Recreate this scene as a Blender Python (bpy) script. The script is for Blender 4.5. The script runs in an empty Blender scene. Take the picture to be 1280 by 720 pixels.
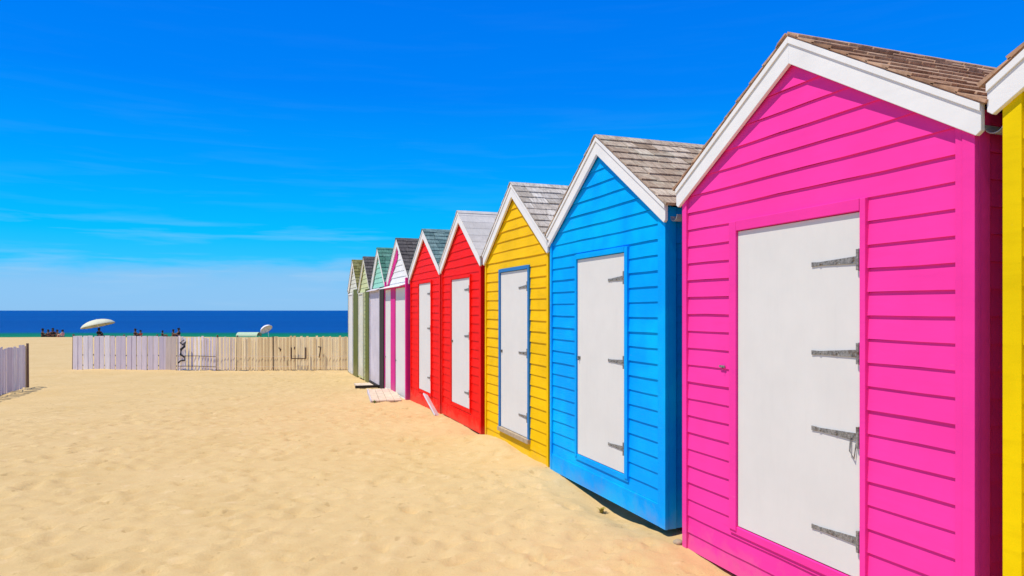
import bpy, math, random
import numpy as np
from mathutils import Vector, noise as mnoise
random.seed(7)
rng = np.random.default_rng(11)
R = math.radians
scene = bpy.context.scene
COL = scene.collection

# ------------------------------------------------------------------ camera
TH = math.atan(328/880)            # the row of huts recedes this far to the left of the view axis
CS, SN = math.cos(TH), math.sin(TH)
EYE = 1.6
def cw(r, d, z=0.0):               # (right, forward) of the viewer -> world
    return Vector((r*CS + d*SN, -r*SN + d*CS, z))
cam = bpy.data.cameras.new('camera'); co = bpy.data.objects.new('camera', cam); COL.objects.link(co)
co.location = (0, 0, EYE); co.rotation_euler = (R(90), 0, -TH)
cam.sensor_width = 36; cam.lens = 36*880/1280; cam.shift_y = 28/1280
cam.clip_start = 0.05; cam.clip_end = 60000
scene.camera = co
FX = 2.83                          # plane of the hut fronts

# ------------------------------------------------------------------ helpers
def tag(o, label=None, cat=None, group=None, kind=None):
    if label: o['label'] = label
    if cat: o['category'] = cat
    if group: o['group'] = group
    if kind: o['kind'] = kind
    return o
def empty(name, loc, rz=0):
    o = bpy.data.objects.new(name, None); COL.objects.link(o)
    o.location = loc; o.rotation_euler = (0, 0, rz); o.empty_display_size = .2
    return o
class MB:
    def __init__(s): s.v = []; s.f = []; s.sm = False
    def vert(s, p): s.v.append(tuple(p)); return len(s.v)-1
    def poly(s, pts): s.f.append([s.vert(p) for p in pts])
    def box(s, x0, x1, y0, y1, z0, z1):
        b = len(s.v)
        s.v += [(x0,y0,z0),(x1,y0,z0),(x1,y1,z0),(x0,y1,z0),(x0,y0,z1),(x1,y0,z1),(x1,y1,z1),(x0,y1,z1)]
        s.f += [[b,b+3,b+2,b+1],[b+4,b+5,b+6,b+7],[b,b+1,b+5,b+4],[b+1,b+2,b+6,b+5],[b+2,b+3,b+7,b+6],[b+3,b,b+4,b+7]]
    def hexa(s, p):                # eight corners, ordered as box
        b = len(s.v); s.v += [tuple(q) for q in p]
        s.f += [[b,b+3,b+2,b+1],[b+4,b+5,b+6,b+7],[b,b+1,b+5,b+4],[b+1,b+2,b+6,b+5],[b+2,b+3,b+7,b+6],[b+3,b,b+4,b+7]]
    def prism(s, pts, x0, x1):     # polygon in (y,z) extruded along x
        n = len(pts); b = len(s.v)
        s.v += [(x0, y, z) for y, z in pts] + [(x1, y, z) for y, z in pts]
        s.f += [list(range(b, b+n)), list(range(b+2*n-1, b+n-1, -1))]
        for i in range(n):
            j = (i+1) % n; s.f.append([b+i, b+n+i, b+n+j, b+j])
    def tube(s, pts, rad, n=8, caps=True):
        pts = [Vector(p) for p in pts]; rings = []
        if not hasattr(rad, '__len__'): rad = [rad]*len(pts)
        for i, p in enumerate(pts):
            t = (pts[min(i+1, len(pts)-1)] - pts[max(i-1, 0)]).normalized()
            a = t.cross(Vector((0, 0, 1)) if abs(t.z) < .9 else Vector((1, 0, 0))).normalized(); c = t.cross(a)
            b = len(s.v); rings.append(b)
            for k in range(n):
                an = 2*math.pi*k/n; s.v.append(tuple(p + (a*math.cos(an) + c*math.sin(an))*rad[i]))
        for q in range(len(rings)-1):
            for k in range(n):
                s.f.append([rings[q]+k, rings[q]+(k+1) % n, rings[q+1]+(k+1) % n, rings[q+1]+k])
        if caps: s.f += [list(range(rings[0], rings[0]+n)), list(range(rings[-1]+n-1, rings[-1]-1, -1))]
    def build(s, name, mat, parent=None, bevel=0, smooth=False, fix=True):
        me = bpy.data.meshes.new(name); me.from_pydata(s.v, [], s.f); me.update()
        if fix:
            import bmesh
            bm = bmesh.new(); bm.from_mesh(me); bmesh.ops.recalc_face_normals(bm, faces=bm.faces); bm.to_mesh(me); bm.free()
        o = bpy.data.objects.new(name, me); COL.objects.link(o)
        me.materials.append(mat)
        if parent: o.parent = parent
        if smooth:
            for p in me.polygons: p.use_smooth = True
        if bevel:
            m = o.modifiers.new('bevel', 'BEVEL'); m.width = bevel; m.segments = 2; m.limit_method = 'ANGLE'; m.angle_limit = R(40)
        return o

# ------------------------------------------------------------------ materials
def newmat(name):
    m = bpy.data.materials.new(name); m.use_nodes = True
    nt = m.node_tree; return m, nt, nt.nodes['Principled BSDF']
def N(nt, t, **kw):
    n = nt.nodes.new(t)
    for k, v in kw.items(): setattr(n, k, v)
    return n
def noise_tex(nt, vec, scale, detail=3, rough=.55, stretch=(1,1,1), dist=0):
    mp = N(nt, 'ShaderNodeMapping'); mp.inputs['Scale'].default_value = stretch
    nt.links.new(vec, mp.inputs[0])
    n = N(nt, 'ShaderNodeTexNoise'); n.inputs['Scale'].default_value = scale; n.inputs['Detail'].default_value = detail
    n.inputs['Roughness'].default_value = rough; n.inputs['Distortion'].default_value = dist
    nt.links.new(mp.outputs[0], n.inputs['Vector']); return n.outputs[0]
def ramp(nt, fac, stops):
    n = N(nt, 'ShaderNodeValToRGB'); e = n.color_ramp.elements
    while len(e) < len(stops): e.new(.5)
    for el, (p, c) in zip(e, stops):
        el.position = p; el.color = (c, c, c, 1) if not hasattr(c, '__len__') else (*c, 1)
    nt.links.new(fac, n.inputs[0]); return n.outputs[0]
def mix(nt, fac, a, b, mode='MIX'):
    n = N(nt, 'ShaderNodeMix', data_type='RGBA', blend_type=mode)
    for sock, val in ((n.inputs[0], fac), (n.inputs[6], a), (n.inputs[7], b)):
        if isinstance(val, bpy.types.NodeSocket): nt.links.new(val, sock)
        elif hasattr(val, '__len__'): sock.default_value = (*val, 1)
        else: sock.default_value = val
    return n.outputs[2]
def math_n(nt, op, a, b=0):
    n = N(nt, 'ShaderNodeMath', operation=op)
    for s, val in ((n.inputs[0], a), (n.inputs[1], b)):
        if isinstance(val, bpy.types.NodeSocket): nt.links.new(val, s)
        else: s.default_value = val
    return n.outputs[0]
def bump(nt, p, h, strength, dist=.01, normal=None):
    b = N(nt, 'ShaderNodeBump'); b.inputs['Strength'].default_value = strength; b.inputs['Distance'].default_value = dist
    nt.links.new(h, b.inputs['Height'])
    if normal: nt.links.new(normal, b.inputs['Normal'])
    nt.links.new(b.outputs[0], p.inputs['Normal']); return b.outputs[0]

def paint(name, col, rough=.55, var=.08, worn=(.5,.45,.38), wear=.35, stretch=(1,.12,1), low=True, grain=.35):
    m, nt, p = newmat(name); L = nt.links
    tc = N(nt, 'ShaderNodeTexCoord').outputs['Object']
    geo = N(nt, 'ShaderNodeNewGeometry')
    big = noise_tex(nt, tc, 2.2, 4, .6)
    isl = geo.outputs['Random Per Island']
    dark = tuple(c*(1-var*1.6) for c in col); lite = tuple(min(.97, c*(1+var*.25)) for c in col)
    c1 = mix(nt, ramp(nt, big, [(.35, 0), (.65, 1)]), dark, lite)
    c2 = mix(nt, math_n(nt, 'MULTIPLY', isl, var*1.5), c1, tuple(c*.55 for c in col))
    # grain streaks
    st = noise_tex(nt, tc, 26, 5, .6, stretch)
    c3 = mix(nt, ramp(nt, st, [(.52, 0), (.80, grain)]), c2, tuple(c*.6 for c in col))
    # scuffs and flakes
    fl = noise_tex(nt, tc, 60, 6, .7, stretch)
    bg = noise_tex(nt, tc, 3.3, 3, .6)
    k = math_n(nt, 'MULTIPLY', ramp(nt, fl, [(.66, 0), (.72, 1)]), ramp(nt, bg, [(.5, 0), (.72, wear)]))
    c4 = mix(nt, k, c3, worn)
    if low:   # blown sand stuck to the foot of the wall
        sx = N(nt, 'ShaderNodeSeparateXYZ'); L.new(tc, sx.inputs[0])
        zz = math_n(nt, 'ADD', sx.outputs[2], math_n(nt, 'MULTIPLY', math_n(nt, 'SUBTRACT', noise_tex(nt, tc, 7, 5, .7), .5), .45))
        kk = ramp(nt, zz, [(.0, .16), (.14, 0)])
        c4 = mix(nt, kk, c4, (.50, .38, .22))
    L.new(c4, p.inputs['Base Color']); p.inputs['Roughness'].default_value = rough
    p.inputs['Specular IOR Level'].default_value = .06
    bump(nt, p, math_n(nt, 'ADD', math_n(nt, 'MULTIPLY', st, .6), math_n(nt, 'MULTIPLY', big, .8)), .35, .004)
    return m
def shake(name, a, b, c, rough=.85, contrast=1.0):
    m, nt, p = newmat(name); L = nt.links
    tc = N(nt, 'ShaderNodeTexCoord').outputs['Object']
    isl = N(nt, 'ShaderNodeNewGeometry').outputs['Random Per Island']
    base = ramp(nt, isl, [(0, a), (.5, b), (1, c)])
    st = noise_tex(nt, tc, 30, 5, .7, (1.6, .35, .35))
    c1 = mix(nt, ramp(nt, st, [(.4, 0), (.7, .75*contrast)]), base, tuple(x*.35 for x in a))
    ms = noise_tex(nt, tc, 4, 5, .7)
    c2 = mix(nt, ramp(nt, ms, [(.5, 0), (.75, .5)]), c1, tuple(min(.8, x*1.35) for x in c))
    L.new(c2, p.inputs['Base Color']); p.inputs['Roughness'].default_value = rough
    p.inputs['Specular IOR Level'].default_value = .2
    bump(nt, p, st, .7, .006); return m
def plain(name, col, rough=.6, metal=0, var=.2, scale=20, bs=.3):
    m, nt, p = newmat(name)
    tc = N(nt, 'ShaderNodeTexCoord').outputs['Object']
    n = noise_tex(nt, tc, scale, 5, .65)
    c = mix(nt, ramp(nt, n, [(.3, 0), (.7, 1)]), tuple(x*(1-var) for x in col), tuple(min(.95, x*(1+var)) for x in col))
    nt.links.new(c, p.inputs['Base Color']); p.inputs['Roughness'].default_value = rough; p.inputs['Metallic'].default_value = metal
    p.inputs['Specular IOR Level'].default_value = .3
    bump(nt, p, n, bs, .004); return m
def steel():
    m, nt, p = newmat('weathered galvanised steel')
    tc = N(nt, 'ShaderNodeTexCoord').outputs['Object']
    n = noise_tex(nt, tc, 70, 6, .75); r = noise_tex(nt, tc, 22, 4, .7)
    c = mix(nt, ramp(nt, n, [(.35, 0), (.65, 1)]), (.10, .095, .085), (.42, .41, .38))
    c = mix(nt, ramp(nt, r, [(.55, 0), (.68, .8)]), c, (.13, .075, .04))
    nt.links.new(c, p.inputs['Base Color']); p.inputs['Roughness'].default_value = .6; p.inputs['Metallic'].default_value = .35
    bump(nt, p, n, .6, .003); return m

M = {}
M['pink'] = paint('hot pink gloss paint', (.97, .050, .385), var=.05, grain=.15)
M['blue'] = paint('azure blue paint', (.0, .37, .97), var=.04, grain=.12)
M['yellow'] = paint('egg yellow paint', (.95, .57, .001))
M['lemon'] = paint('lemon yellow paint', (.90, .66, .002))
M['red'] = paint('pillar box red paint', (.95, .012, .006), var=.05, grain=.15)
M['magenta'] = paint('magenta paint', (.74, .03, .28))
M['mint'] = paint('mint green paint', (.34, .72, .56))
M['lime'] = paint('pale lime paint', (.62, .68, .36))
M['olive'] = paint('olive green paint', (.14, .165, .035))
M['cream'] = paint('cream paint', (.72, .72, .60))
M['white'] = paint('white board paint', (.86, .865, .85), var=.05, wear=.3, low=False, grain=.12)
M['door'] = paint('white door paint', (.745, .74, .705), var=.03, wear=.10, stretch=(1, 1, .15), grain=.06)
M['lilac'] = paint('lilac white paint', (.66, .62, .68), var=.08)
M['frame_blue'] = paint('cornflower trim paint', (.04, .22, .55))
def patch_blue():
    # noise shifts the azure towards turquoise, slightly more low down and high up
    m = M['blue']; nt = m.node_tree; p = nt.nodes['Principled BSDF']; src = p.inputs['Base Color'].links[0].from_socket
    tc = N(nt, 'ShaderNodeTexCoord').outputs['Object']; sx = N(nt, 'ShaderNodeSeparateXYZ'); nt.links.new(tc, sx.inputs[0])
    f = noise_tex(nt, tc, 1.5, 4, .55)
    up = ramp(nt, sx.outputs[2], [(0, .10), (.3, 0), (1, .06)])
    k = ramp(nt, math_n(nt, 'ADD', f, up), [(.52, 0), (.72, .75)])
    nt.links.new(mix(nt, k, src, (.0, .52, .97)), p.inputs['Base Color'])
patch_blue()
M['steel'] = steel()
M['dark'] = plain('creosoted timber and gap shade', (.035, .028, .022), .8)
M['sill'] = plain('bare weathered timber', (.42, .33, .22), .85)
M['deck'] = plain('sandy deck boards', (.64, .53, .40), .9, scale=9)
M['gutter'] = plain('pale grey plastic gutter', (.42, .47, .52), .4)
M['r_brown'] = shake('brown cedar shakes', (.40, .23, .14), (.54, .33, .21), (.68, .46, .32))
M['r_greybrown'] = shake('grey brown cedar shakes', (.36, .26, .18), (.52, .40, .30), (.70, .58, .46))
M['r_grey'] = shake('silver grey cedar shakes', (.42, .37, .31), (.60, .54, .48), (.78, .73, .66))
M['r_pale'] = shake('chalky white roofing', (.48, .45, .43), (.53, .505, .48), (.58, .55, .53), contrast=.25)
M['r_slate'] = shake('blue green slate roofing', (.09, .17, .18), (.14, .24, .25), (.20, .31, .31))
M['r_char'] = shake('charcoal roofing', (.075, .065, .065), (.11, .10, .10), (.16, .145, .14))
M['r_green'] = shake('sea green roofing', (.06, .19, .14), (.09, .26, .20), (.15, .34, .27))
M['r_olive'] = shake('mossy olive roofing', (.13, .12, .03), (.22, .21, .06), (.30, .29, .12))

# ------------------------------------------------------------------ ground
def sm(a, b, x):
    t = np.clip((x-a)/(b-a), 0, 1); return t*t*(3-2*t)
def base_h(x, y):
    x = np.asarray(x, float); y = np.asarray(y, float)
    d = x*SN + y*CS; r = x*CS - y*SN
    z = -.27*sm(8, 22, y)
    z = z - .25*sm(49, 54, d) - 3.4*sm(53, 100, d)
    # scoured hollows and heaps at the foot of the huts
    z = z - .11*np.exp(-((x-2.80)/.26)**2 - ((y-5.15)/.62)**2)
    z = z - .08*np.exp(-((x-2.85)/.3)**2 - ((y-3.35)/.7)**2)
    z = z + .055*np.exp(-((x-2.78)/.30)**2 - ((y-7.9)/.8)**2)
    z = z + .03*np.exp(-((x-2.75)/.25)**2 - ((y-6.55)/.35)**2)
    z = z - .04*np.exp(-((x-2.80)/.25)**2 - ((y-8.9)/.35)**2)
    z = z + .025*np.sin(x*.55+1.1)*np.sin(y*.43+.4)*sm(2.6, -1, x)
    return z
def gz(x, y): return float(base_h(x, y))
def axis(segs):
    out = [segs[0][0]]
    for a, b, st in segs:
        n = max(1, int(round((b-a)/st))); out += list(np.linspace(a, b, n+1)[1:])
    return np.array(out)
ds = axis([(-60, -4, 8), (-4, 1, .5), (1, 12, .045), (12, 20, .085), (20, 30, .2), (30, 60, .8), (60, 140, 8)])
rs = axis([(-400, -60, 30), (-60, -16, 2.5), (-16, -8, .16), (-8, 3.2, .05), (3.2, 6, .3), (6, 30, 3), (30, 400, 40)])
RR, DD = np.meshgrid(rs, ds)
X = RR*CS + DD*SN; Y = -RR*SN + DD*CS
Z = base_h(X, Y)
# soft lumps
lump = np.zeros_like(Z)
flat = lump.ravel(); xf = X.ravel(); yf = Y.ravel(); df = DD.ravel(); rf = RR.ravel()
msk = np.where((df > .5) & (df < 32) & (rf > -17) & (rf < 4))[0]
for i in msk:
    x, y = xf[i], yf[i]
    a = mnoise.noise((x*1.5, y*1.5, 0))*.004 + mnoise.noise((x*4.2, y*4.2, 3))*.005 + mnoise.noise((x*10, y*10, 7))*.006
    flat[i] = a
Z = Z + lump
# trodden footprints: elongated hollows with a rim
ax_d = ds; ax_r = rs
def dent(r0, d0, an, L, W, dep):
    k = L*2.6
    i0, i1 = np.searchsorted(ax_d, [d0-k, d0+k]); j0, j1 = np.searchsorted(ax_r, [r0-k, r0+k])
    if i1 <= i0 or j1 <= j0: return
    dr = RR[i0:i1, j0:j1]-r0; dd = DD[i0:i1, j0:j1]-d0
    u = dr*math.cos(an)+dd*math.sin(an); v = -dr*math.sin(an)+dd*math.cos(an)
    q = (u/L)**2+(v/W)**2
    Z[i0:i1, j0:j1] += -dep*np.exp(-q) + dep*.45*np.exp(-(np.sqrt(q)-1.5)**2*3.0)
for _ in range(9000):
    d0 = 1.2 + 22*rng.random()**1.1; r0 = -.78*d0 - .6 + rng.random()*(1.0*d0+1.6)
    if r0 < -16 or r0 > 3: continue
    xx = r0*CS+d0*SN
    if xx > 2.7: continue
    dent(r0, d0, rng.random()*3.14, (.045+.05*rng.random())*(1+.035*d0), (.03+.025*rng.random())*(1+.035*d0), .004+.032*rng.random()**2.2)
# keep the slab under the huts low so no sand pokes through floors
me = bpy.data.meshes.new('sand')
nr, nd = len(rs), len(ds)
verts = np.stack([X.ravel(), Y.ravel(), Z.ravel()], 1)
idx = np.arange(nr*nd).reshape(nd, nr)
q = np.stack([idx[:-1, :-1], idx[:-1, 1:], idx[1:, 1:], idx[1:, :-1]], -1).reshape(-1, 4)
me.vertices.add(len(verts)); me.vertices.foreach_set('co', verts.ravel())
me.loops.add(q.size); me.loops.foreach_set('vertex_index', q.ravel().astype(np.int32))
me.polygons.add(len(q)); me.polygons.foreach_set('loop_start', np.arange(0, q.size, 4, dtype=np.int32))
me.polygons.foreach_set('loop_total', np.full(len(q), 4, dtype=np.int32))
me.polygons.foreach_set('use_smooth', np.ones(len(q), dtype=bool))
me.update(calc_edges=True); me.validate()
sand = bpy.data.objects.new('sand', me); COL.objects.link(sand); tag(sand, kind='structure')
m, nt, p = newmat('dry beach sand')
tc = N(nt, 'ShaderNodeTexCoord').outputs['Object']
n1 = noise_tex(nt, tc, .9, 5, .6); n2 = noise_tex(nt, tc, 7, 6, .7); n3 = noise_tex(nt, tc, 240, 3, .8); n4 = noise_tex(nt, tc, 34, 5, .75)
c = mix(nt, ramp(nt, n1, [(.32, 0), (.68, 1)]), (.60, .43, .20), (.66, .485, .245))
c = mix(nt, ramp(nt, n2, [(.35, .0), (.75, .35)]), c, (.69, .54, .28))
c = mix(nt, ramp(nt, n3, [(.5, 0), (.72, .55)]), c, (.40, .27, .13))
c = mix(nt, ramp(nt, n4, [(.62, 0), (.78, .5)]), c, (.44, .30, .15))
n5 = noise_tex(nt, tc, 11, 2, .5)
c = mix(nt, ramp(nt, n5, [(.66, 0), (.74, .55)]), c, (.40, .27, .12))
n6 = noise_tex(nt, tc, 5, 3, .6)
c = mix(nt, ramp(nt, n6, [(.6, 0), (.72, .4)]), c, (.76, .58, .34))
nt.links.new(c, p.inputs['Base Color']); p.inputs['Roughness'].default_value = .95; p.inputs['Specular IOR Level'].default_value = .05
h = math_n(nt, 'ADD', math_n(nt, 'MULTIPLY', n2, .5), math_n(nt, 'ADD', math_n(nt, 'MULTIPLY', n4, .55), math_n(nt, 'MULTIPLY', n3, .06)))
bump(nt, p, h, .6, .018)
me.materials.append(m)

# ------------------------------------------------------------------ sea
SEA = -2.4
s = MB()
dl = [62, 90, 120, 160, 240, 400, 900, 2500, 8000, 26000]
for i in range(len(dl)-1):
    a, b = dl[i], dl[i+1]; wa, wb = 500+a*3, 500+b*3
    s.poly([cw(-wa, a, SEA), cw(wa, a, SEA), cw(wb, b, SEA), cw(-wb, b, SEA)])
m, nt, p = newmat('sea water')
tc = N(nt, 'ShaderNodeTexCoord').outputs['Object']
rot = N(nt, 'ShaderNodeMapping'); rot.inputs['Rotation'].default_value = (0, 0, TH); nt.links.new(tc, rot.inputs[0])
v = rot.outputs[0]; sx = N(nt, 'ShaderNodeSeparateXYZ'); nt.links.new(v, sx.inputs[0])
wob = math_n(nt, 'MULTIPLY', math_n(nt, 'SUBTRACT', noise_tex(nt, v, .02, 4, .6, (.5, 1, 1)), .5), 26)
dist = math_n(nt, 'ADD', sx.outputs[1], wob)
k = N(nt, 'ShaderNodeMapRange'); k.inputs[1].default_value = 104; k.inputs[2].default_value = 132; nt.links.new(dist, k.inputs[0])
deep = ramp(nt, noise_tex(nt, v, .012, 5, .6, (.12, 1, 1)), [(.3, (.0, .06, .27)), (.7, (.0, .085, .35))])
shal = ramp(nt, k.outputs[0], [(0, (.003, .22, .085)), (.6, (.002, .15, .10)), (1, (.001, .075, .33))])
k2 = N(nt, 'ShaderNodeMapRange'); k2.inputs[1].default_value = 128; k2.inputs[2].default_value = 145; nt.links.new(dist, k2.inputs[0])
cc = mix(nt, k2.outputs[0], shal, deep)
nt.links.new(cc, p.inputs['Base Color']); p.inputs['Roughness'].default_value = .55; p.inputs['Specular IOR Level'].default_value = .06
wv = noise_tex(nt, v, .5, 6, .7, (.35, 1, 1))
bump(nt, p, wv, .8, 1.2)
tag(s.build('sea', m), kind='structure')

# ------------------------------------------------------------------ hut builder
def strip(mb, mp, ub0, ub1, ut0, ut1, z0, z1, o0, o1, lip, ph):
    n = max(1, int((ub1-ub0)/.22)); L = len(mb.v)
    w = lambda u, z: .0016*math.sin(u*5.3+z*37+ph)+.0010*math.sin(u*13.1+z*61+ph)
    for i in range(n+1):
        t = i/n; ub = ub0+(ub1-ub0)*t; ut = ut0+(ut1-ut0)*t
        mb.v.append(mp(ub, z0+w(ub, z0), o0)); mb.v.append(mp(ut, z1+w(ut, z1), o1))
    for i in range(n): mb.f.append([L+2*i, L+2*i+2, L+2*i+3, L+2*i+1])
    if lip:
        L2 = len(mb.v)
        for i in range(n+1):
            t = i/n; ub = ub0+(ub1-ub0)*t; mb.v.append(mp(ub, z0+w(ub, z0)+.001, 0.002))
        for i in range(n): mb.f.append([L+2*i, L2+i, L2+i+1, L+2*i+2])
def siding(mb, mp, u0, u1, z0, z1, e=.115, gable=None, hole=None, proud=.0095, ph=0):
    uc = (u0+u1)/2; hw0 = (u1-u0)/2
    def hw(z):
        if not gable or z <= gable[0]: return hw0
        return max(.004, hw0*(gable[1]-z)/(gable[1]-gable[0]))
    z = z0; k = 0
    while z < z1-1e-4:
        zh = min(z+e, z1); cuts = [z, zh]
        if gable and z < gable[0] < zh: cuts.append(gable[0])
        if hole:
            for q_ in (hole[2], hole[3]):
                if z < q_ < zh: cuts.append(q_)
        cuts.sort()
        pr = proud*(1+random.uniform(-.15, .2))
        off = lambda zz: -.003-pr*(z+e-zz)/e
        for a, b in zip(cuts[:-1], cuts[1:]):
            if b-a < 1e-4: continue
            segs = [(uc-hw(a), uc+hw(a), uc-hw(b), uc+hw(b))]
            if hole and a >= hole[2]-1e-4 and b <= hole[3]+1e-4:
                l, r_ = segs[0][0], segs[0][1]; l2, r2 = segs[0][2], segs[0][3]; segs = []
                if hole[0]-l > .01: segs.append((l, hole[0], l2, hole[0]))
                if r_-hole[1] > .01: segs.append((hole[1], r_, hole[1], r2))
            for (a0, a1, b0, b1) in segs:
                strip(mb, mp, a0, a1, b0, b1, a, b, off(a), off(b), a == z, ph+k*1.7)
        z = zh; k += 1

def hinge(door, y, z, length, xf, sgn=1, droop=0):
    """tee hinge: y is the hinge side, strap runs away from it; xf is the door face"""
    mb = MB(); n = 6
    for i in range(n):
        a = i/n; b = (i+1)/n
        wa = .019*(1-.62*a); wb = .019*(1-.62*b)
        if i == n-1: wb = .012
        ya = y+sgn*length*a; yb = y+sgn*length*b; za = z-droop*a; zb_ = z-droop*b
        mb.hexa([(xf-.006, ya, za-wa), (xf, ya, za-wa), (xf, yb, zb_-wb), (xf-.006, yb, zb_-wb),
                 (xf-.006, ya, za+wa), (xf, ya, za+wa), (xf, yb, zb_+wb), (xf-.006, yb, zb_+wb)])
    mb.box(xf-.008, xf+.0, y-sgn*.018-.016, y-sgn*.018+.016, z-.055, z+.055)
    mb.tube([(xf-.010, y, z-.052), (xf-.010, y, z+.052)], .009, 8)
    for t in (.12, .45, .8):
        mb.tube([(xf-.006, y+sgn*length*t, z-droop*t), (xf-.011, y+sgn*length*t, z-droop*t)], .007, 6)
    for dz in (-.035, .035):
        mb.tube([(xf-.008, y-sgn*.02, z+dz), (xf-.013, y-sgn*.02, z+dz)], .006, 6)
    return mb.build('hinge', M['steel'], door)

def roof_slope(hut, side, ow, ez, az, depth, mat, style='shake', x0=-.061):
    mb = MB(); run = ow; rise = az-ez; L = math.hypot(run, rise); cu, su = run/L, rise/L
    def P(x, t, h):   # t = distance down from ridge, h = height normal to the slope
        return (x, side*(t*cu + h*su), az - t*su + h*cu)
    T = L+.025
    # boarding under the covering
    mb.hexa([P(x0+.01, 0, .0), P(depth, 0, .0), P(depth, T-.01, .0), P(x0+.01, T-.01, .0),
             P(x0+.01, 0, .006), P(depth, 0, .006), P(depth, T-.01, .006), P(x0+.01, T-.01, .006)])
    e = .135 if style == 'shake' else .19
    nC = int(math.ceil(T/e)); 
    for k in range(nC):
        tb = T-k*e; tt = max(tb-e*1.12, 0)
        if tb < .02: break
        x = x0
        while x < depth:
            w = random.uniform(.09, .21) if style == 'shake' else random.uniform(.45, .9)
            x1 = min(x+w, depth); j = random.uniform(-.006, .005) if style == 'shake' else 0
            th = random.uniform(.012, .020) if style == 'shake' else .007
            hb = .007; g = .003 if style == 'shake' else .001
            t2 = tb+j if k else tb
            mb.hexa([P(x+g, tt, hb-.002), P(x1-g, tt, hb-.002), P(x1-g, t2, hb), P(x+g, t2, hb),
                     P(x+g, tt, hb+.004), P(x1-g, tt, hb+.004), P(x1-g, t2, hb+th), P(x+g, t2, hb+th)])
            x = x1
    return mb.build('roof_slope', mat, hut)

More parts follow.
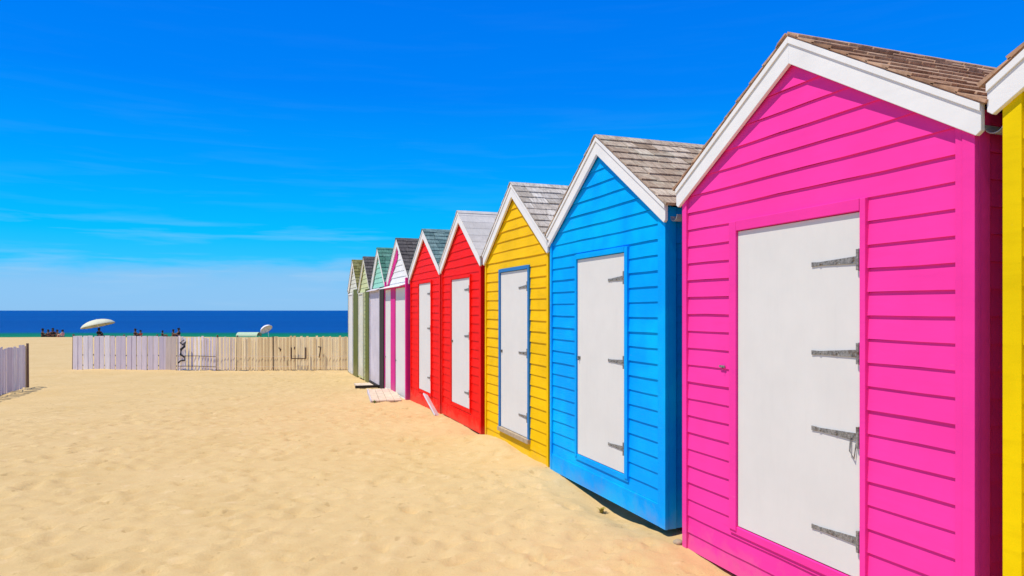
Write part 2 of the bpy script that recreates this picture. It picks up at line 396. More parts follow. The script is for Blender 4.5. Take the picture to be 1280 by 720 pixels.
def hut(spec):
    y0, y1 = spec['y']; w = y1-y0; yc = (y0+y1)/2; zb = spec['zb']; hwid = w/2
    ez = spec['eave']; az = spec['apex']; over = spec.get('over', .045); ow = hwid+over
    h = empty('beach_hut', (FX, yc, 0)); tag(h, spec['label'], 'beach hut', 'beach huts in a row on the sand')
    paintm = M[spec['wall']]; depth = 2.25
    E = lambda py: py - yc      # world y to local
    rs_ = (az-ez)/ow
    wall_e = ez - .02 + rs_*over; wall_a = az-.02
    d = spec['door']            # list of (y0,y1)
    dz0, dz1 = spec['doorz']
    fr = spec.get('frame', (.05, .04, .07)); X0 = spec.get('fwd', 0)
    hy0 = E(min(a for a, b in d))-fr[1]; hy1 = E(max(b for a, b in d))+fr[0]
    cb0, cb1 = spec.get('cb', (.085, .047))     # corner boards near side / far side
    # front wall
    mb = MB()
    mb.prism([(-hwid+.004, zb), (hwid-.004, zb), (hwid-.004, wall_e), (0, wall_a), (-hwid+.004, wall_e)], .003, .03)
    skirt = spec.get('skirt', 0)
    mpf = lambda u, z, o: (o, u, z)
    siding(mb, mpf, -hwid, hwid, zb+skirt, wall_a, gable=(wall_e, wall_a), hole=(hy0, hy1, dz0-.03, dz1+fr[2]), ph=yc)
    mb.build('front_wall', paintm, h, fix=False)
    if skirt:
        mb = MB(); mb.box(-.020, .0, -hwid-.002, hwid+.002, zb-.006, zb+skirt+.008); mb.build('skirt_board', paintm, h, bevel=.003)
    # side walls and back wall
    for sd in (-1, 1):
        mb = MB(); mp = (lambda u, z, o, sd=sd: (u, sd*(hwid-.016-o), z))
        mb.box(.03, depth, sd*(hwid-.016)-.0, sd*(hwid-.04), zb, wall_e-.01)
        siding(mb, mp, .012, depth, zb, wall_e-.02, ph=yc+sd)
        mb.build('side_wall', paintm, h, fix=False)
    mb = MB(); mb.prism([(-hwid+.02, zb), (hwid-.02, zb), (hwid-.02, wall_e-.01), (0, wall_a-.01), (-hwid+.02, wall_e-.01)], depth, depth+.03)
    mb.build('back_wall', paintm, h)
    mb = MB(); mb.box(.04, depth-.02, -hwid+.05, hwid-.05, zb+.01, zb+.05)
    for xx in (.15, 1.1, 2.05): mb.box(xx, xx+.1, -hwid+.06, hwid-.06, zb-.30, zb+.01)
    mb.build('floor', M['dark'], h)
    # corner boards (an angle: front face and side return)
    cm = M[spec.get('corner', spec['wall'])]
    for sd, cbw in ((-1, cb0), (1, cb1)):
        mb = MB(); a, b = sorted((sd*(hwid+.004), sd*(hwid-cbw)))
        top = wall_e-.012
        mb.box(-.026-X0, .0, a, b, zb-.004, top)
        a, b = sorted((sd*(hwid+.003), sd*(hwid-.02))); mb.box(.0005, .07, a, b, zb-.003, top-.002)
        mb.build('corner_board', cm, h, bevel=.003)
        if sd == -1 and spec.get('inner', True):
            mb = MB(); mb.box(-.0205, .0, -hwid+cbw+.002, -hwid+cbw+.034, zb-.002, top); mb.build('cover_strip', cm, h, bevel=.002)
    # door frame
    fm = M[spec.get('framem', spec['wall'])]
    mb = MB(); xf = -X0-.030
    mb.box(xf, .0, hy0, hy0+fr[1]-.002, dz0-.03, dz1+fr[2]-.002)
    mb.box(xf, .0, hy1-fr[0]+.002, hy1, dz0-.03, dz1+fr[2]-.002)
    mb.box(xf-.001, .0, hy0+fr[1], hy1-fr[0], dz1+.004, dz1+fr[2])
    if len(d) == 2: mb.box(xf-.002, .0, E(d[0][1])+.002, E(d[1][0])-.002, dz0-.03, dz1+.003)
    mb.build('door_frame', fm, h, bevel=.003)
    mb = MB(); mb.box(-X0-(.045 if spec.get('sill') else .022), .0, hy0-.001, hy1+.001, dz0-.055, dz0-.006); mb.build('door_sill', M[spec.get('sill', spec['wall'])], h, bevel=.004)
    # doors
    for (a, b) in d:
        mb = MB(); dx = -X0-.014
        mb.box(dx, -.001 if not X0 else -X0+.02, E(a)+.002, E(b)-.002, dz0, dz1)
        dr = mb.build('door', M[spec.get('doorm', 'door')], h, bevel=.002)
        for hz in spec.get('hinges', []): hinge(dr, E(a)+.012, hz, spec.get('hl', .30), dx, 1, random.uniform(-.004, .012))
        if spec.get('latch'):
            mb = MB(); lz = spec['latch']; yy = E(b)-.012
            mb.box(dx-.006, dx, yy-.05, yy+.004, lz-.014, lz+.014); mb.tube([(dx-.012, yy-.03, lz-.02), (dx-.012, yy-.03, lz+.012)], .006, 8)
            mb.build('latch', M['steel'], dr)
    # barge boards under the roof edge
    for sd in (-1, 1):
        mb = MB(); fv = .152; xo = -.046
        pts = [(0, az-.001), (sd*ow, ez), (sd*ow, ez-.112), (sd*(ow-.022), ez-.128), (0, az-fv)]
        mb.prism(pts, xo, -.022)
        tr = MB(); 
        o = mb.build('barge_board', M[spec.get('barge', 'white')], h, bevel=.0025)
        tr.prism([(0, az-.002), (sd*ow, ez-.001), (sd*ow, ez-.034), (0, az-.040)], xo-.008, xo-.001)
        tr.build('drip_batten', M[spec.get('barge', 'white')], o, bevel=.002)
    for sd in (-1, 1): roof_slope(h, sd, ow, ez, az, depth+.1, M[spec['roof']], spec.get('style', 'shake'))
    mb = MB(); pr = .013
    for sd in (-1, 1):
        L = math.hypot(ow, az-ez); cu, su = ow/L, (az-ez)/L; t = .075
        q = lambda x, tt, hh: (x, sd*(tt*cu+hh*su), az-tt*su+hh*cu)
        mb.hexa([q(-.062, 0, .012), q(depth+.1, 0, .012), q(depth+.1, t, .012), q(-.062, t, .012),
                 q(-.062, 0, .021), q(depth+.1, 0, .021), q(depth+.1, t, .021), q(-.062, t, .021)])
    mb.build('ridge_cap', M[spec['roof']], h)
    if spec.get('gutter'):
        mb = MB(); n = 8; rr = .045; gy = -(ow+.008); gzz = ez-.075
        for i in range(n):
            a0 = math.pi+math.pi*i/n; a1 = math.pi+math.pi*(i+1)/n
            pa = lambda a, r_, x: (x, gy+r_*math.cos(a), gzz+r_*math.sin(a)+.0)
            mb.hexa([pa(a0, rr, .02), pa(a0, rr, depth), pa(a1, rr, depth), pa(a1, rr, .02),
                     pa(a0, rr-.004, .02), pa(a0, rr-.004, depth), pa(a1, rr-.004, depth), pa(a1, rr-.004, .02)])
        mb.build('gutter', M['gutter'], h)
    return h

W = EYE
huts = {}
huts['lemon'] = hut(dict(y=(-.17, 1.938), zb=-.03, eave=W+.912, apex=W+1.585, over=.052, wall='lemon', door=[(.41, 1.36)], doorz=(W-1.32, W+.5),
    hinges=[W+.25, W-.21, W-.63, W-1.12], roof='r_brown', cb=(.085, .07),
    label='lemon yellow beach hut cut off by the right edge beside the hot pink one'))
huts['pink'] = hut(dict(y=(2.06, 4.15), zb=-.035, eave=W+.843, apex=W+1.513, wall='pink', door=[(2.641, 3.575)], doorz=(W-1.327, W+.485),
    hinges=[W+.250, W-.213, W-.627, W-1.14], hl=.31, frame=(.068, .036, .066), roof='r_brown', gutter=True, cb=(.052, .045),
    label='hot pink beach hut with a wide white door on four strap hinges'))
huts['blue'] = hut(dict(y=(4.37, 6.44), zb=.02, eave=W+.76, apex=W+1.49, over=.035, wall='blue', door=[(4.958, 5.834)], doorz=(W-1.31, W+.462),
    hinges=[W+.262, W-.416, W-1.11], hl=.27, frame=(.035, .05, .05), roof='r_greybrown', skirt=.15, gutter=True, latch=W-.43, cb=(.07, .035),
    label='azure blue beach hut with shaded gap under its skirt and white door'))
huts['yellow'] = hut(dict(y=(6.49, 8.51), zb=.0, eave=W+.70, apex=W+1.442, over=.03, wall='yellow', door=[(7.049, 7.935)], doorz=(W-1.38, W+.447),
    hinges=[W+.262, W-.465, W-1.16], hl=.27, frame=(.05, .045, .045), framem='frame_blue', sill='sill', roof='r_grey', latch=W-.48, cb=(.045, .035), inner=False,
    label='egg yellow beach hut whose white door has a thin blue frame'))
huts['red'] = hut(dict(y=(8.69, 10.67), zb=-.0, eave=W+.70, apex=W+1.409, over=.04, wall='red', door=[(9.185, 10.112)], doorz=(W-1.35, W+.45),
    hinges=[W+.29, W-.35, W-1.14], hl=.25, frame=(.045, .035, .045), roof='r_pale', style='sheet', latch=W-.45, skirt=.16, cb=(.06, .04),
    label='red beach hut next to the yellow one with chalky white roofing'))
huts['red2'] = hut(dict(y=(10.76, 12.96), zb=-.09, eave=W+.685, apex=W+1.385, over=.02, wall='red', door=[(11.385, 12.262)], doorz=(W-1.38, W+.464),
    hinges=[W+.28, W-.30, W-1.12], hl=.24, frame=(.04, .05, .04), roof='r_slate', skirt=.16, cb=(.06, .04),
    label='farther red beach hut with blue green slate roofing'))
huts['magenta'] = hut(dict(y=(13.04, 15.30), zb=-.14, eave=W+.62, apex=W+1.453, over=.04, wall='white', corner='magenta', door=[(12.985+.09, 14.10), (14.56, 15.24)], doorz=(W-1.66, W+.44),
    fwd=.06, frame=(.03, .03, .05), framem='magenta', hinges=[], latch=W-1.0, roof='r_char', cb=(.10, .05), inner=False,
    label='white beach hut with magenta corner posts and double doors'))
huts['mint'] = hut(dict(y=(15.42, 17.46), zb=-.17, eave=W+.53, apex=W+1.45, over=.03, wall='mint', corner='dark', door=[(15.99, 17.27)], doorz=(W-1.70, W+.42),  # wide near corner coloured dark to stand in for the shaded gap between huts
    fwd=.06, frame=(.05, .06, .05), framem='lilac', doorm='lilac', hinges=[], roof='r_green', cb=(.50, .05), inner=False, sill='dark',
    label='beach hut with mint green gable and a lilac white door'))
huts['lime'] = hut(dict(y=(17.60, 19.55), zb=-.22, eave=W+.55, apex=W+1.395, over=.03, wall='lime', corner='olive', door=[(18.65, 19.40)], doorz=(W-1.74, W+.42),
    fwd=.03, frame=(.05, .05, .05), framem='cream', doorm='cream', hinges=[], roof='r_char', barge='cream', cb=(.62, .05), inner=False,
    label='pale lime beach hut with an olive corner, second from the sea end'))
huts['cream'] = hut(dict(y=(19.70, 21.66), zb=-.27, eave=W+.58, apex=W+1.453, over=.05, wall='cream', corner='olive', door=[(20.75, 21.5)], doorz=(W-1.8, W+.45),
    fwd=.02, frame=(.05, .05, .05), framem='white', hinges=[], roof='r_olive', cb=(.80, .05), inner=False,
    label='cream beach hut with mossy olive roof, last before the fence'))

# magenta band under the left barge board of the white hut, and its door head shelf
h = huts['magenta']
mb = MB(); ow, rise, top = 1.06, .80, W+1.36
mb.prism([(0, top-.05), (0, top-.30), (1.06, W+.50), (1.07, W+.62)], -.026, -.016); mb.build('gable_band', M['magenta'], h)
mb = MB(); mb.hexa([(-.20, -1.06, W+.452), (-.02, -1.06, W+.50), (-.02, 1.12, W+.50), (-.20, 1.12, W+.452), (-.20, -1.06, W+.470), (-.02, -1.06, W+.522), (-.02, 1.12, W+.522), (-.20, 1.12, W+.470)])
mb.build('door_head_shelf', M['white'], h, bevel=.003)
h = huts['mint']
mb = MB(); mb.hexa([(-.16, -.5, W+.45), (-.02, -.5, W+.50), (-.02, .97, W+.50), (-.16, .97, W+.45), (-.16, -.5, W+.468), (-.02, -.5, W+.518), (-.02, .97, W+.518), (-.16, .97, W+.468)])
mb.build('door_head_shelf', M['lilac'], h, bevel=.003)
# hasp beside the pink door
h = huts['pink']; mb = MB(); yb = 3.700-3.105
mb.box(-.022, -.016, yb-.005, yb+.05, W-.362, W-.349); mb.tube([(-.020, yb+.008, W-.356), (-.028, yb+.008, W-.356), (-.028, yb+.008, W-.372)], .003, 6)
mb.build('hasp', M['steel'], h)
mb = MB(); mb.tube([(-.02, 2.70-3.105, W-.635), (-.028, 2.70-3.105, W-.70), (-.026, 2.675-3.105, W-.735), (-.022, 2.665-3.105, W-.66)], .004, 6); mb.build('hook', M['steel'], h)

# ------------------------------------------------------------------ decks and boards by the far huts
t = empty('timber_deck', (2.50, 13.80, gz(2.5, 13.8)-.02), R(-7)); tag(t, 'low sandy timber deck lying before the white and magenta hut', 'deck')
for i in range(4):
    mb = MB(); x = -.30+i*.135; mb.box(x, x+.129, -1.0+random.uniform(-.015, .015), .95+random.uniform(-.02, .02), .055, .085); mb.build('deck_board', M['deck'], t, bevel=.004)
mb = MB(); mb.box(-.326, -.303, -1.01, .96, -.05, .09); mb.build('fascia', M['lilac'], t, bevel=.003)
mb = MB(); mb.box(-.30, .235, -.98, -.955, -.05, .052); mb.build('fascia', M['sill'], t, bevel=.003)
for y in (-.85, 0, .8):
    mb = MB(); mb.box(-.29, .23, y, y+.07, -.06, .052); mb.build('joist', M['sill'], t)
o = MB(); o.box(-.20, .17, -.40, .40, .0, .045); b = o.build('doorstep', M['deck'], None, bevel=.006)
b.location = (FX-.31, 16.55, gz(FX-.31, 16.55)+.01); tag(b, 'flat grey step board in front of the lilac white door', 'step')
o = MB(); o.box(-.42, .28, -.035, .035, .0, .06); b = o.build('timber_beam', M['dark'], None, bevel=.006)
b.location = (FX-.20, 15.95, gz(FX-.2, 15.95)+.02); tag(b, 'short black timber lying at the step by the lilac white door', 'timber')
o = MB(); o.hexa([(-.05, -.5, -.01), (.05, -.5, -.01), (.045, .5, -.01), (-.045, .5, -.01), (-.05, -.5, .015), (.05, -.5, .015), (.045, .5, .015), (-.045, .5, .015)])
b = o.build('loose_plank', M['lilac'], None, bevel=.003)
b.location = (FX-.10, 11.05, gz(FX-.12, 11.0)+.11); b.rotation_euler = (R(15), R(30), R(5)); tag(b, 'loose pale plank leaning where the two red huts meet', 'plank')

# ------------------------------------------------------------------ fences
def picket_mat(name, a, b, c):
    m, nt, p = newmat(name)
    tc = N(nt, 'ShaderNodeTexCoord').outputs['Object']; isl = N(nt, 'ShaderNodeNewGeometry').outputs['Random Per Island']
    base = ramp(nt, isl, [(0, a), (.5, b), (1, c)])
    st = noise_tex(nt, tc, 18, 5, .7, (1, 1, .12))
    col = mix(nt, ramp(nt, st, [(.45, 0), (.75, .5)]), base, tuple(x*.7 for x in a))
    nt.links.new(col, p.inputs['Base Color']); p.inputs['Roughness'].default_value = .85; p.inputs['Specular IOR Level'].default_value = .15
    bump(nt, p, st, .5, .004); return m
M['pk_white'] = picket_mat('lilac whitewashed pickets', (.66, .58, .66), (.80, .71, .75), (.88, .82, .83))
M['pk_mid'] = picket_mat('pinkish grey pickets', (.58, .47, .42), (.70, .58, .50), (.80, .69, .60))
M['pk_bare'] = picket_mat('bare sandy pickets', (.64, .46, .24), (.84, .64, .37), (.90, .75, .50))
M['post'] = plain('brown fence post', (.20, .12, .08), .85)
M['wire'] = plain('rusty wire', (.13, .08, .05), .7)
def fence(p0, p1, H, label, sections, posts, gapw=.026, pw=.068, rails=(.30, .95), name='picket_fence', railm=None):
    """sections = [(u0,u1,mat,style)], u in metres along the fence"""
    d = Vector(p1)-Vector(p0); L = d.length; root = empty(name, (p0[0], p0[1], gz(*p0)), math.atan2(d.y, d.x))
    tag(root, label, 'fence')
    ux, uy = d.x/L, d.y/L
    G = lambda u: gz(p0[0]+ux*u, p0[1]+uy*u)-gz(*p0)
    for (u0, u1, mat, kind) in sections:
        u = u0; mb = MB(); i = 0
        while u < u1-.02:
            w_ = pw*random.uniform(.85, 1.15) if kind == 'picket' else random.uniform(.13, .17)
            g = gapw*random.uniform(.4, 1.6) if kind == 'picket' else (.03 if i % 2 else .006)
            t_ = H*random.uniform(.955, 1.02) if kind == 'picket' else H*random.uniform(.985, 1.0); z = G(u)
            ln = random.uniform(-.012, .012); yo = random.uniform(-.008, .008); w_ = min(w_, u1-u)
            zb_ = z+random.uniform(-.05, .03) if kind == 'picket' else z-.03
            yw = w_*random.uniform(-.05, .50) if kind == 'picket' else w_*random.uniform(-.03, .12)   # each picket is twisted a little
            A, B = yo-yw/2, yo+yw/2
            mb.hexa([(u, -.009+B, zb_), (u+w_, -.009+A, zb_), (u+w_, .009+A, zb_), (u, .009+B, zb_),
                     (u+ln, -.009+B, z+t_), (u+w_+ln, -.009+A, z+t_+random.uniform(-.006, .006)), (u+w_+ln, .009+A, z+t_), (u+ln, .009+B, z+t_)])
            u += w_+g; i += 1
        mb.build('pickets', M[mat], root, fix=False)
        for rz in rails:
            mb = MB(); n = max(2, int((u1-u0)/.5)); 
            yy = -.032 if kind == 'picket' and rails[0] < .5 else .035
            pts = [(u0+(u1-u0)*k/n, yy, G(u0+(u1-u0)*k/n)+rz*H+.012*math.sin(k*1.9)) for k in range(n+1)]
            dk = kind == 'picket' and mat == 'pk_white' and not railm
            mb.tube(pts, .010 if dk or railm else (.005 if kind == 'picket' else .018), 6); mb.build('rail', M[railm or ('wire' if dk else 'pk_mid' if kind == 'picket' else 'post')], root)
    for u in posts:
        mb = MB(); mb.tube([(u, .045, G(u)-.2), (u+.01, .045, G(u)+H*random.uniform(.99, 1.05))], [.034, .028], 8); mb.build('post', M['post'], root)
    return root
a = cw(-13.72, 22.0); b = cw(-4.3, 22.0)
def U(px): return (px-91)/880*22.0
fence((a.x, a.y), (b.x, b.y), 1.06, 'long picket fence across the beach, lilac white turning to bare wood, meeting the last hut',
      [(0, U(207), 'pk_white', 'board'), (U(207), U(222), 'pk_mid', 'board'), (U(223), U(270), 'pk_white', 'picket'), (U(271), U(295), 'pk_mid', 'picket'), (U(296), 9.35, 'pk_bare', 'picket')],
      [0-.02] + [U(x) for x in (107.5, 123, 139.5, 153.5, 168, 181.5, 195, 207, 222, 270.5, 295.5, 340)] + [9.35], rails=(.12, .42))
# the short fence at the left edge of the view
a = cw(-11.75, 17.0); a2 = (a.x, a.y-4.2)
root = fence((a.x, a.y), a2, 1.03, 'short lilac white picket fence running out at the left edge', [(0, 4.2, 'pk_white', 'picket')], [0.0, 4.1], gapw=.075, pw=.055, rails=(.49,), railm='pk_white')
# dark things hung on the long fence
def onf(px, z, off=-.07):
    v = cw((px-640)/880*22, 22+off); return Vector((v.x, v.y, gz(v.x, v.y)+z))
def torus_chain(name, centre, pts, r, mat, label, cat):
    mb = MB(); mb.tube(pts, r, 6); o = mb.build(name, mat, None, smooth=True); o.location = centre; o.rotation_euler = (0, 0, -TH); tag(o, label, cat); return o
M['black'] = plain('black rubbery cloth', (.02, .02, .025), .7)
pts = [(.08, 0, .95), (-.03, -.01, .86), (.06, -.02, .80), (.14, -.01, .90), (.10, -.02, .74), (.0, -.02, .66), (-.02, -.01, .50), (.10, -.02, .42), (.12, -.02, .32), (-.02, -.02, .30), (-.10, -.01, .22)]
c0 = onf(228, 0); torus_chain('gate_rope', c0, pts, [.02, .028, .03, .022, .035, .04, .035, .025, .022, .026, .018], M['black'], 'dark knotted rope hanging on the gate post of the long fence', 'rope')
o = MB(); 
for (x0, x1, z0, z1) in ((-.24, -.20, .36, .72), (.20, .24, .36, .72), (-.20, .20, .36, .39), (-.14, -.11, .66, .74)): o.box(x0, x1, -.012, .012, z0, z1)
b = o.build('wire_frame', M['wire'], None); b.location = onf(374, 0); b.rotation_euler = (0, 0, -TH); tag(b, 'rusty open frame hooked on the bare wood pickets', 'frame')
o = MB(); o.tube([(-.05, 0, .74), (.03, -.01, .72), (.01, -.01, .58), (-.02, -.01, .40)], [.02, .03, .018, .015], 6)
b = o.build('cloth_scrap', M['wire'], None, smooth=True); b.location = onf(400.5, 0); b.rotation_euler = (0, 0, -TH); tag(b, 'brown scrap of cloth caught on the pickets nearest the huts', 'cloth')
o = MB(); o.tube([(-.03, 0, .72), (.03, -.01, .66), (.02, -.01, .60)], [.015, .03, .012], 6)
b = o.build('cloth_scrap', M['wire'], None, smooth=True); b.location = onf(350.5, 0); b.rotation_euler = (0, 0, -TH); tag(b, 'small dark tag left of the rusty frame on the pickets', 'cloth')

# ------------------------------------------------------------------ people on the far beach
def skinmat(name, col, rough=.6): return plain(name, col, rough, 0, .12, 12, .1)
SK = [skinmat('tanned skin', (.42, .22, .13)), skinmat('brown skin', (.20, .10, .06)), skinmat('fair skin', (.60, .38, .28))]
CL = {k: plain(k+' cloth', c, .85) for k, c in dict(black=(.015, .015, .02), navy=(.02, .03, .10), white=(.7, .7, .7), red=(.55, .06, .05), pink=(.7, .25, .35), teal=(.03, .25, .25), grey=(.2, .2, .2)).items()}
HAIR = plain('dark hair', (.02, .014, .01), .6)
POSES = {
 # joint: (x forward, y left, z up)
 'sit': dict(pelvis=(0,0,.13), waist=(-.05,0,.32), chest=(-.06,0,.52), neck=(-.03,0,.68), head=(.0,0,.80), crown=(.0,0,.93),
   sh=(-.05,.17,.60), el=(.12,.24,.42), wr=(.34,.16,.42), ha=(.42,.13,.42), hip=(.0,.10,.12), kn=(.38,.15,.46), an=(.60,.14,.06), toe=(.78,.15,.04)),
 'stand': dict(pelvis=(0,0,.92), waist=(0,0,1.10), chest=(0,0,1.30), neck=(0,0,1.48), head=(.02,0,1.60), crown=(.02,0,1.73),
   sh=(0,.18,1.41), el=(-.02,.25,1.12), wr=(.08,.26,.88), ha=(.12,.26,.80), hip=(0,.10,.90), kn=(.03,.11,.48), an=(-.01,.12,.08), toe=(.14,.14,.03)),
 'lie': dict(pelvis=(0,0,.12), waist=(-.20,0,.13), chest=(-.42,0,.16), neck=(-.60,0,.22), head=(-.70,0,.29), crown=(-.80,0,.36),
   sh=(-.52,.18,.18), el=(-.42,.30,.06), wr=(-.62,.34,.05), ha=(-.70,.33,.05), hip=(.02,.10,.12), kn=(.44,.13,.12), an=(.86,.12,.07), toe=(.95,.14,.12)),
}
def skin_obj(name, verts, edges, radii, mat, parent, lv=1):
    me = bpy.data.meshes.new(name); me.from_pydata(verts, edges, []); me.update(); me.materials.append(mat)
    o = bpy.data.objects.new(name, me); COL.objects.link(o); o.parent = parent
    md = o.modifiers.new('skin', 'SKIN'); md.use_smooth_shade = True
    for i, r_ in enumerate(radii):
        me.skin_vertices[0].data[i].radius = r_ if hasattr(r_, '__len__') else (r_, r_)
    me.skin_vertices[0].data[0].use_root = True
    sd = o.modifiers.new('subsurf', 'SUBSURF'); sd.levels = lv; sd.render_levels = lv
    return o
def person(px, d, pose, face, skin, top, bottom, label, group=None, sc=1.0):
    v = cw((px-640)/880*d, d); P = POSES[pose]
    root = empty('person', (v.x, v.y, gz(v.x, v.y)-.01), face); root.scale = (sc*.76,)*3
    tag(root, label, 'person', group)
    names = ['pelvis', 'waist', 'chest', 'neck', 'head', 'crown']; V = [P[n] for n in names]; E_ = [(0,1),(1,2),(2,3),(3,4),(4,5)]
    Rr = [(.13,.15), (.12,.13), (.14,.11), .055, .095, .07]
    for sd in (1, -1):
        f = lambda k: (P[k][0], P[k][1]*sd, P[k][2])
        b = len(V); V += [f('sh'), f('el'), f('wr'), f('ha')]; Rr += [.062, .045, .032, .038]; E_ += [(2, b), (b, b+1), (b+1, b+2), (b+2, b+3)]
        b = len(V); V += [f('hip'), f('kn'), f('an'), f('toe')]; Rr += [.09, .06, .042, .035]; E_ += [(0, b), (b, b+1), (b+1, b+2), (b+2, b+3)]
    skin_obj('body', V, E_, Rr, SK[skin], root, 2)
    hd = Vector(P['head']); cr = Vector(P['crown']); up = (cr-hd).normalized()
    skin_obj('hair', [tuple(hd+up*.05+Vector((-.03,0,0))), tuple(cr+up*.015), tuple(hd+Vector((-.07,0,-.04)))], [(0,1),(0,2)], [.105, .075, .07], HAIR, root, 2)
    if top: skin_obj('shirt', [P['waist'], P['chest'], (P['sh'][0], P['sh'][1], P['sh'][2]), (P['sh'][0], -P['sh'][1], P['sh'][2])], [(0,1),(1,2),(1,3)], [(.145,.155), (.165,.14), .085, .085], CL[top], root, 2)
    k = .6; mid = lambda s_: tuple(P['hip'][i]*(1-k)+P['kn'][i]*k if i != 1 else s_*(P['hip'][1]*(1-k)+P['kn'][1]*k) for i in range(3))
    skin_obj('shorts', [P['pelvis'], (P['hip'][0], P['hip'][1], P['hip'][2]), (P['hip'][0], -P['hip'][1], P['hip'][2]), mid(1), mid(-1)], [(0,1),(0,2),(1,3),(2,4)], [(.145,.165), .11, .11, .088, .088], CL[bottom], root, 2)
    return root
PG = 'people sitting on the far sand'
person(53.8, 53.0, 'sit', R(20), 1, 'black', 'black', 'person in black sitting at the left end of the beach group', PG, 1.05)
person(60.5, 53.2, 'sit', R(60), 0, 'navy', 'navy', 'person in navy sitting low in the middle of the beach group', PG, .92)
person(66.0, 53.0, 'sit', R(100), 1, 'black', 'black', 'person in black with knees up, centre of the beach group', PG, 1.05)
person(72.0, 53.2, 'sit', R(-20), 0, None, 'red', 'bare backed person in red shorts sitting on the sand', PG, .9)
person(78.0, 53.0, 'sit', R(150), 2, 'pink', 'grey', 'person in pink top at the right end of the beach group', PG, .88)
person(124, 53.0, 'sit', R(80), 1, 'black', 'black', 'person in black sitting in the shade of the cream parasol', PG, 1.05)
person(134, 53.6, 'lie', R(-25), 1, 'black', 'navy', 'person lying on the sand right of the cream parasol', PG, .95)
person(169.5, 53.0, 'sit', R(30), 1, 'black', 'black', 'person in black sitting left of one in a red top', PG, 1.0)
person(175.5, 53.2, 'sit', R(120), 0, 'red', 'black', 'person in a red top beside another in black', PG, .85)
person(203.5, 53.8, 'sit', R(10), 1, 'black', 'black', 'person sitting alone low on the sand', PG, .85)
person(217, 53.2, 'sit', R(-10), 1, 'black', 'black', 'person in black leaning forward, left one of a close pair', PG, .95)
person(223, 52.9, 'sit', R(170), 1, 'black', 'navy', 'person in black and navy, right one of a close pair', PG, 1.08)

# ------------------------------------------------------------------ parasols, tent
def parasol(px, d, zc, rad, hgt, tilt, tdir, mat, label, polez):
    v = cw((px-640)/880*d, d); g = gz(v.x, v.y)
    root = empty('beach_parasol', (v.x, v.y, g)); tag(root, label, 'parasol', 'parasols on the far beach')
    mb = MB(); nseg, nr_ = 32, 8; L = len(mb.v)
    for layer in (0, 1):
        for i in range(nr_+1):
            t = i/nr_
            for k in range(nseg):
                an = 2*math.pi*k/nseg; sc = abs(math.cos(an*4)); rr = rad*math.sin(t*1.35)/math.sin(1.35)*(1-.05*(1-sc)*t)
                mb.v.append((rr*math.cos(an), rr*math.sin(an), hgt*math.cos(t*1.5)-layer*.006))
    ns = nseg
    for layer in (0, 1):
        o0 = layer*(nr_+1)*ns
        for i in range(nr_):
            for k in range(ns): mb.f.append([o0+i*ns+k, o0+i*ns+(k+1) % ns, o0+(i+1)*ns+(k+1) % ns, o0+(i+1)*ns+k])
    for k in range(ns): mb.f.append([nr_*ns+k, nr_*ns+(k+1) % ns, (2*nr_+1)*ns+(k+1) % ns, (2*nr_+1)*ns+k])
    c = mb.build('canopy', mat, root, smooth=True); c.location = (0, 0, zc-g); c.rotation_euler = (tilt*math.cos(tdir), tilt*math.sin(tdir), 0)
    mb = MB(); mb.tube([(0, 0, hgt+.05), (0, 0, -.35)], .018, 8); q = mb.build('tilt_pole', M['white'], root); q.location = c.location; q.rotation_euler = c.rotation_euler
    bpy.context.view_layer.update(); e = q.matrix_basis @ Vector((0, 0, -.35))
    mb = MB(); mb.tube([(e.x, e.y, -.3), tuple(e)], .018, 8); mb.build('pole', M['white'], root)
    for k in range(8):
        mb = MB(); an = math.pi/8+math.pi/4*k
        mb.tube([(rad*.97*math.cos(an), rad*.97*math.sin(an), hgt*.06-.015), (0.5*rad*math.cos(an), .5*rad*math.sin(an), hgt*.72-.015), (0, 0, hgt-.03)], .006, 5)
        r_ = mb.build('rib', M['steel'], c)
    return root
M['canvas'] = plain('cream canvas', (.66, .66, .50), .8); M['canvas_white'] = plain('white canvas', (.78, .78, .78), .8); M['canvas_mint'] = plain('mint canvas', (.46, .60, .42), .8)
parasol(122.5, 53.0, .42, 1.17, .50, R(13), R(250), M['canvas'], 'large cream parasol tilted over sunbathers on the left', 0)
parasol(333, 55, .10, .50, .30, R(42), R(225), M['canvas_white'], 'small white parasol tipped over behind the bare wood pickets', 0)
v = cw((312-640)/880*55, 55); t = empty('wind_shelter', (v.x, v.y, gz(v.x, v.y)), -TH); tag(t, 'low mint green beach shelter beside the tipped white parasol', 'shelter')
mb = MB(); Lh, n = 0.85, 10
for i in range(n):
    a0, a1 = math.pi*i/n, math.pi*(i+1)/n
    f = lambda a_, r_, x: (x, -r_*.55*math.cos(a_), .12+ r_*.30*math.sin(a_))
    mb.hexa([f(a0,1,-Lh), f(a0,1,Lh*.9), f(a1,1,Lh*.9), f(a1,1,-Lh), f(a0,1.03,-Lh), f(a0,1.03,Lh*.9), f(a1,1.03,Lh*.9), f(a1,1.03,-Lh)])
mb.build('canopy', M['canvas_mint'], t, smooth=False)
for x in (-.8, -.1, .7):
    for y in (-.5, .5):
        mb = MB(); mb.tube([(x, y, -.1), (x, y, .13)], .014, 6); mb.build('pole', M['steel'], t)

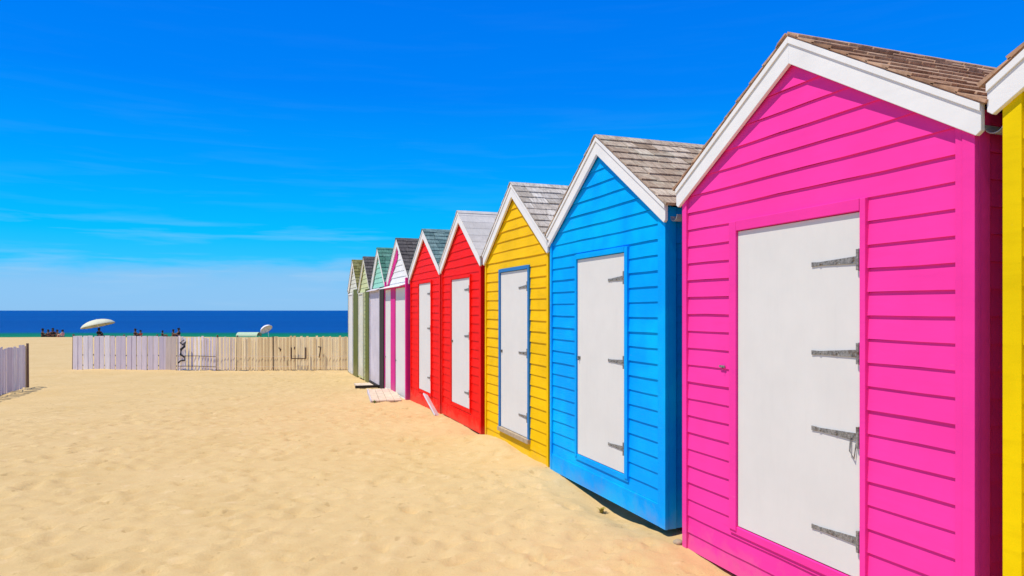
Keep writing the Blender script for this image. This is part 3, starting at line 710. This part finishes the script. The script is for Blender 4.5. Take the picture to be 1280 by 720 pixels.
# ------------------------------------------------------------------ bits on the sand
def weed(x, y, n, hgt, mat, label):
    mb = MB()
    for _ in range(n):
        a_ = random.random()*6.28; l_ = hgt*random.uniform(.6, 1.2); w_ = .007; dx, dy = math.cos(a_), math.sin(a_)
        p0 = Vector((dx*.01, dy*.01, -.01)); p1 = Vector((dx*l_*.4, dy*l_*.4, l_*.7)); p2 = Vector((dx*l_*.9, dy*l_*.9, l_*.75)); s_ = Vector((-dy, dx, 0))*w_
        mb.poly([p0-s_*.5, p0+s_*.5, p1+s_, p1-s_]); mb.poly([p1-s_, p1+s_, p2])
    o = mb.build('weed', mat, None, fix=False); o.location = (x, y, gz(x, y)+.005); tag(o, label, 'plant'); return o
M['leaf'] = plain('yellow green leaf', (.16, .20, .03), .6); M['leaf2'] = plain('dry leaf', (.38, .30, .05), .7)
weed(FX-.06, 5.28, 22, .05, M['leaf2'], 'small yellowing weed growing at the edge under the blue hut')
weed(FX-.72, 12.75, 16, .055, M['leaf'], 'tiny green weed on the sand near the timber deck')
def stone(x, y, r_, mat, label):
    import bmesh
    bm = bmesh.new(); bmesh.ops.create_icosphere(bm, subdivisions=2, radius=r_)
    for v_ in bm.verts: v_.co *= 1+.25*mnoise.noise(v_.co*25+Vector((x, y, 0))); v_.co.z *= .6
    me_ = bpy.data.meshes.new('stone'); bm.to_mesh(me_); bm.free(); me_.materials.append(mat)
    for p_ in me_.polygons: p_.use_smooth = True
    o = bpy.data.objects.new('stone', me_); COL.objects.link(o); o.location = (x, y, gz(x, y)+r_*.3); tag(o, label, 'stone'); return o
stone(FX-.03, 4.20, .035, M['sill'], 'brown pebble at the left foot of the pink hut')

# ------------------------------------------------------------------ light and sky
EL, AZ = R(64), R(267)             # high sun facing the hut fronts
w = bpy.data.worlds.new('World'); scene.world = w; w.use_nodes = True; nt = w.node_tree
bg = nt.nodes['Background']; sky = N(nt, 'ShaderNodeTexSky', sky_type='NISHITA'); sky.sun_disc = False
sky.sun_elevation = EL; sky.sun_rotation = AZ; sky.air_density = 1.0; sky.dust_density = .3; sky.ozone_density = 2.0
tcw = N(nt, 'ShaderNodeTexCoord').outputs['Generated']
sx = N(nt, 'ShaderNodeSeparateXYZ'); nt.links.new(tcw, sx.inputs[0])
# deep polarised blue: grade the sky by height above the horizon
gr = ramp(nt, sx.outputs[2], [(0.0, (.20, .50, .84)), (.022, (.14, .51, .88)), (.055, (.035, .51, .94)), (.10, (.002, .48, .96)), (.19, (.0, .345, .98)), (.29, (.0, .235, .965)), (.40, (.0, .20, .93)), (.65, (.02, .14, .45)), (1.0, (.04, .12, .30))])
lum = N(nt, 'ShaderNodeRGBToBW'); nt.links.new(sky.outputs[0], lum.inputs[0])
SKYGAIN = 1.0
GRADE = 3.5
# even out brightness of the physical sky so that it follows the grade but keeps part of its own variation
lumn = math_n(nt, 'MULTIPLY', math_n(nt, 'POWER', lum.outputs[0], .15), GRADE)
sc_ = N(nt, 'ShaderNodeVectorMath', operation='SCALE'); nt.links.new(gr, sc_.inputs[0]); nt.links.new(lumn, sc_.inputs['Scale'])
# thin cirrus low over the sea
mp = N(nt, 'ShaderNodeMapping'); mp.inputs['Scale'].default_value = (1.3, 1.3, 17); nt.links.new(tcw, mp.inputs[0])
cn = N(nt, 'ShaderNodeTexNoise'); cn.inputs['Scale'].default_value = 4.0; cn.inputs['Detail'].default_value = 8; cn.inputs['Roughness'].default_value = .55; cn.inputs['Distortion'].default_value = .3
nt.links.new(mp.outputs[0], cn.inputs['Vector'])
cm_ = ramp(nt, cn.outputs[0], [(.50, 0), (.72, 1)]); band = ramp(nt, sx.outputs[2], [(.0, .10), (.03, .30), (.046, .65), (.062, .50), (.075, .12), (.10, .28), (.125, .04), (.3, .008)])
cf = math_n(nt, 'MULTIPLY', cm_, band)
# a low bank of thin cloud on the horizon with a ragged upper edge
mb2 = N(nt, 'ShaderNodeMapping'); mb2.inputs['Scale'].default_value = (1, 1, 5); nt.links.new(tcw, mb2.inputs[0])
bn = N(nt, 'ShaderNodeTexNoise'); bn.inputs['Scale'].default_value = 5.5; bn.inputs['Detail'].default_value = 7; bn.inputs['Roughness'].default_value = .58
nt.links.new(mb2.outputs[0], bn.inputs['Vector'])
ee = math_n(nt, 'ADD', sx.outputs[2], math_n(nt, 'MULTIPLY', math_n(nt, 'SUBTRACT', bn.outputs[0], .5), .085))
bank = ramp(nt, ee, [(.030, .80), (.046, .62), (.056, .30), (.066, 0)])
gs = N(nt, 'ShaderNodeVectorMath', operation='SCALE'); gs.inputs[0].default_value = (.265, .51, .80); nt.links.new(lumn, gs.inputs['Scale'])
banked = mix(nt, bank, sc_.outputs[0], gs.outputs[0])
cl = mix(nt, cf, banked, (1.6, 2.6, 3.7))
nt.links.new(cl, bg.inputs[0]); bg.inputs[1].default_value = .15*SKYGAIN
sl = bpy.data.lights.new('sun', 'SUN'); so = bpy.data.objects.new('sun', sl); COL.objects.link(so)
sv = Vector((math.sin(AZ)*math.cos(EL), math.cos(AZ)*math.cos(EL), math.sin(EL)))
so.rotation_euler = (-sv).to_track_quat('-Z', 'Y').to_euler(); so.location = (0, 0, 20)
sl.energy = 2.8; sl.angle = R(.53); sl.color = (1, .92, .80)
vs = scene.view_settings; vs.view_transform = 'Standard'; vs.look = 'None'; vs.exposure = .7; vs.gamma = 1
scene.render.engine = 'CYCLES'
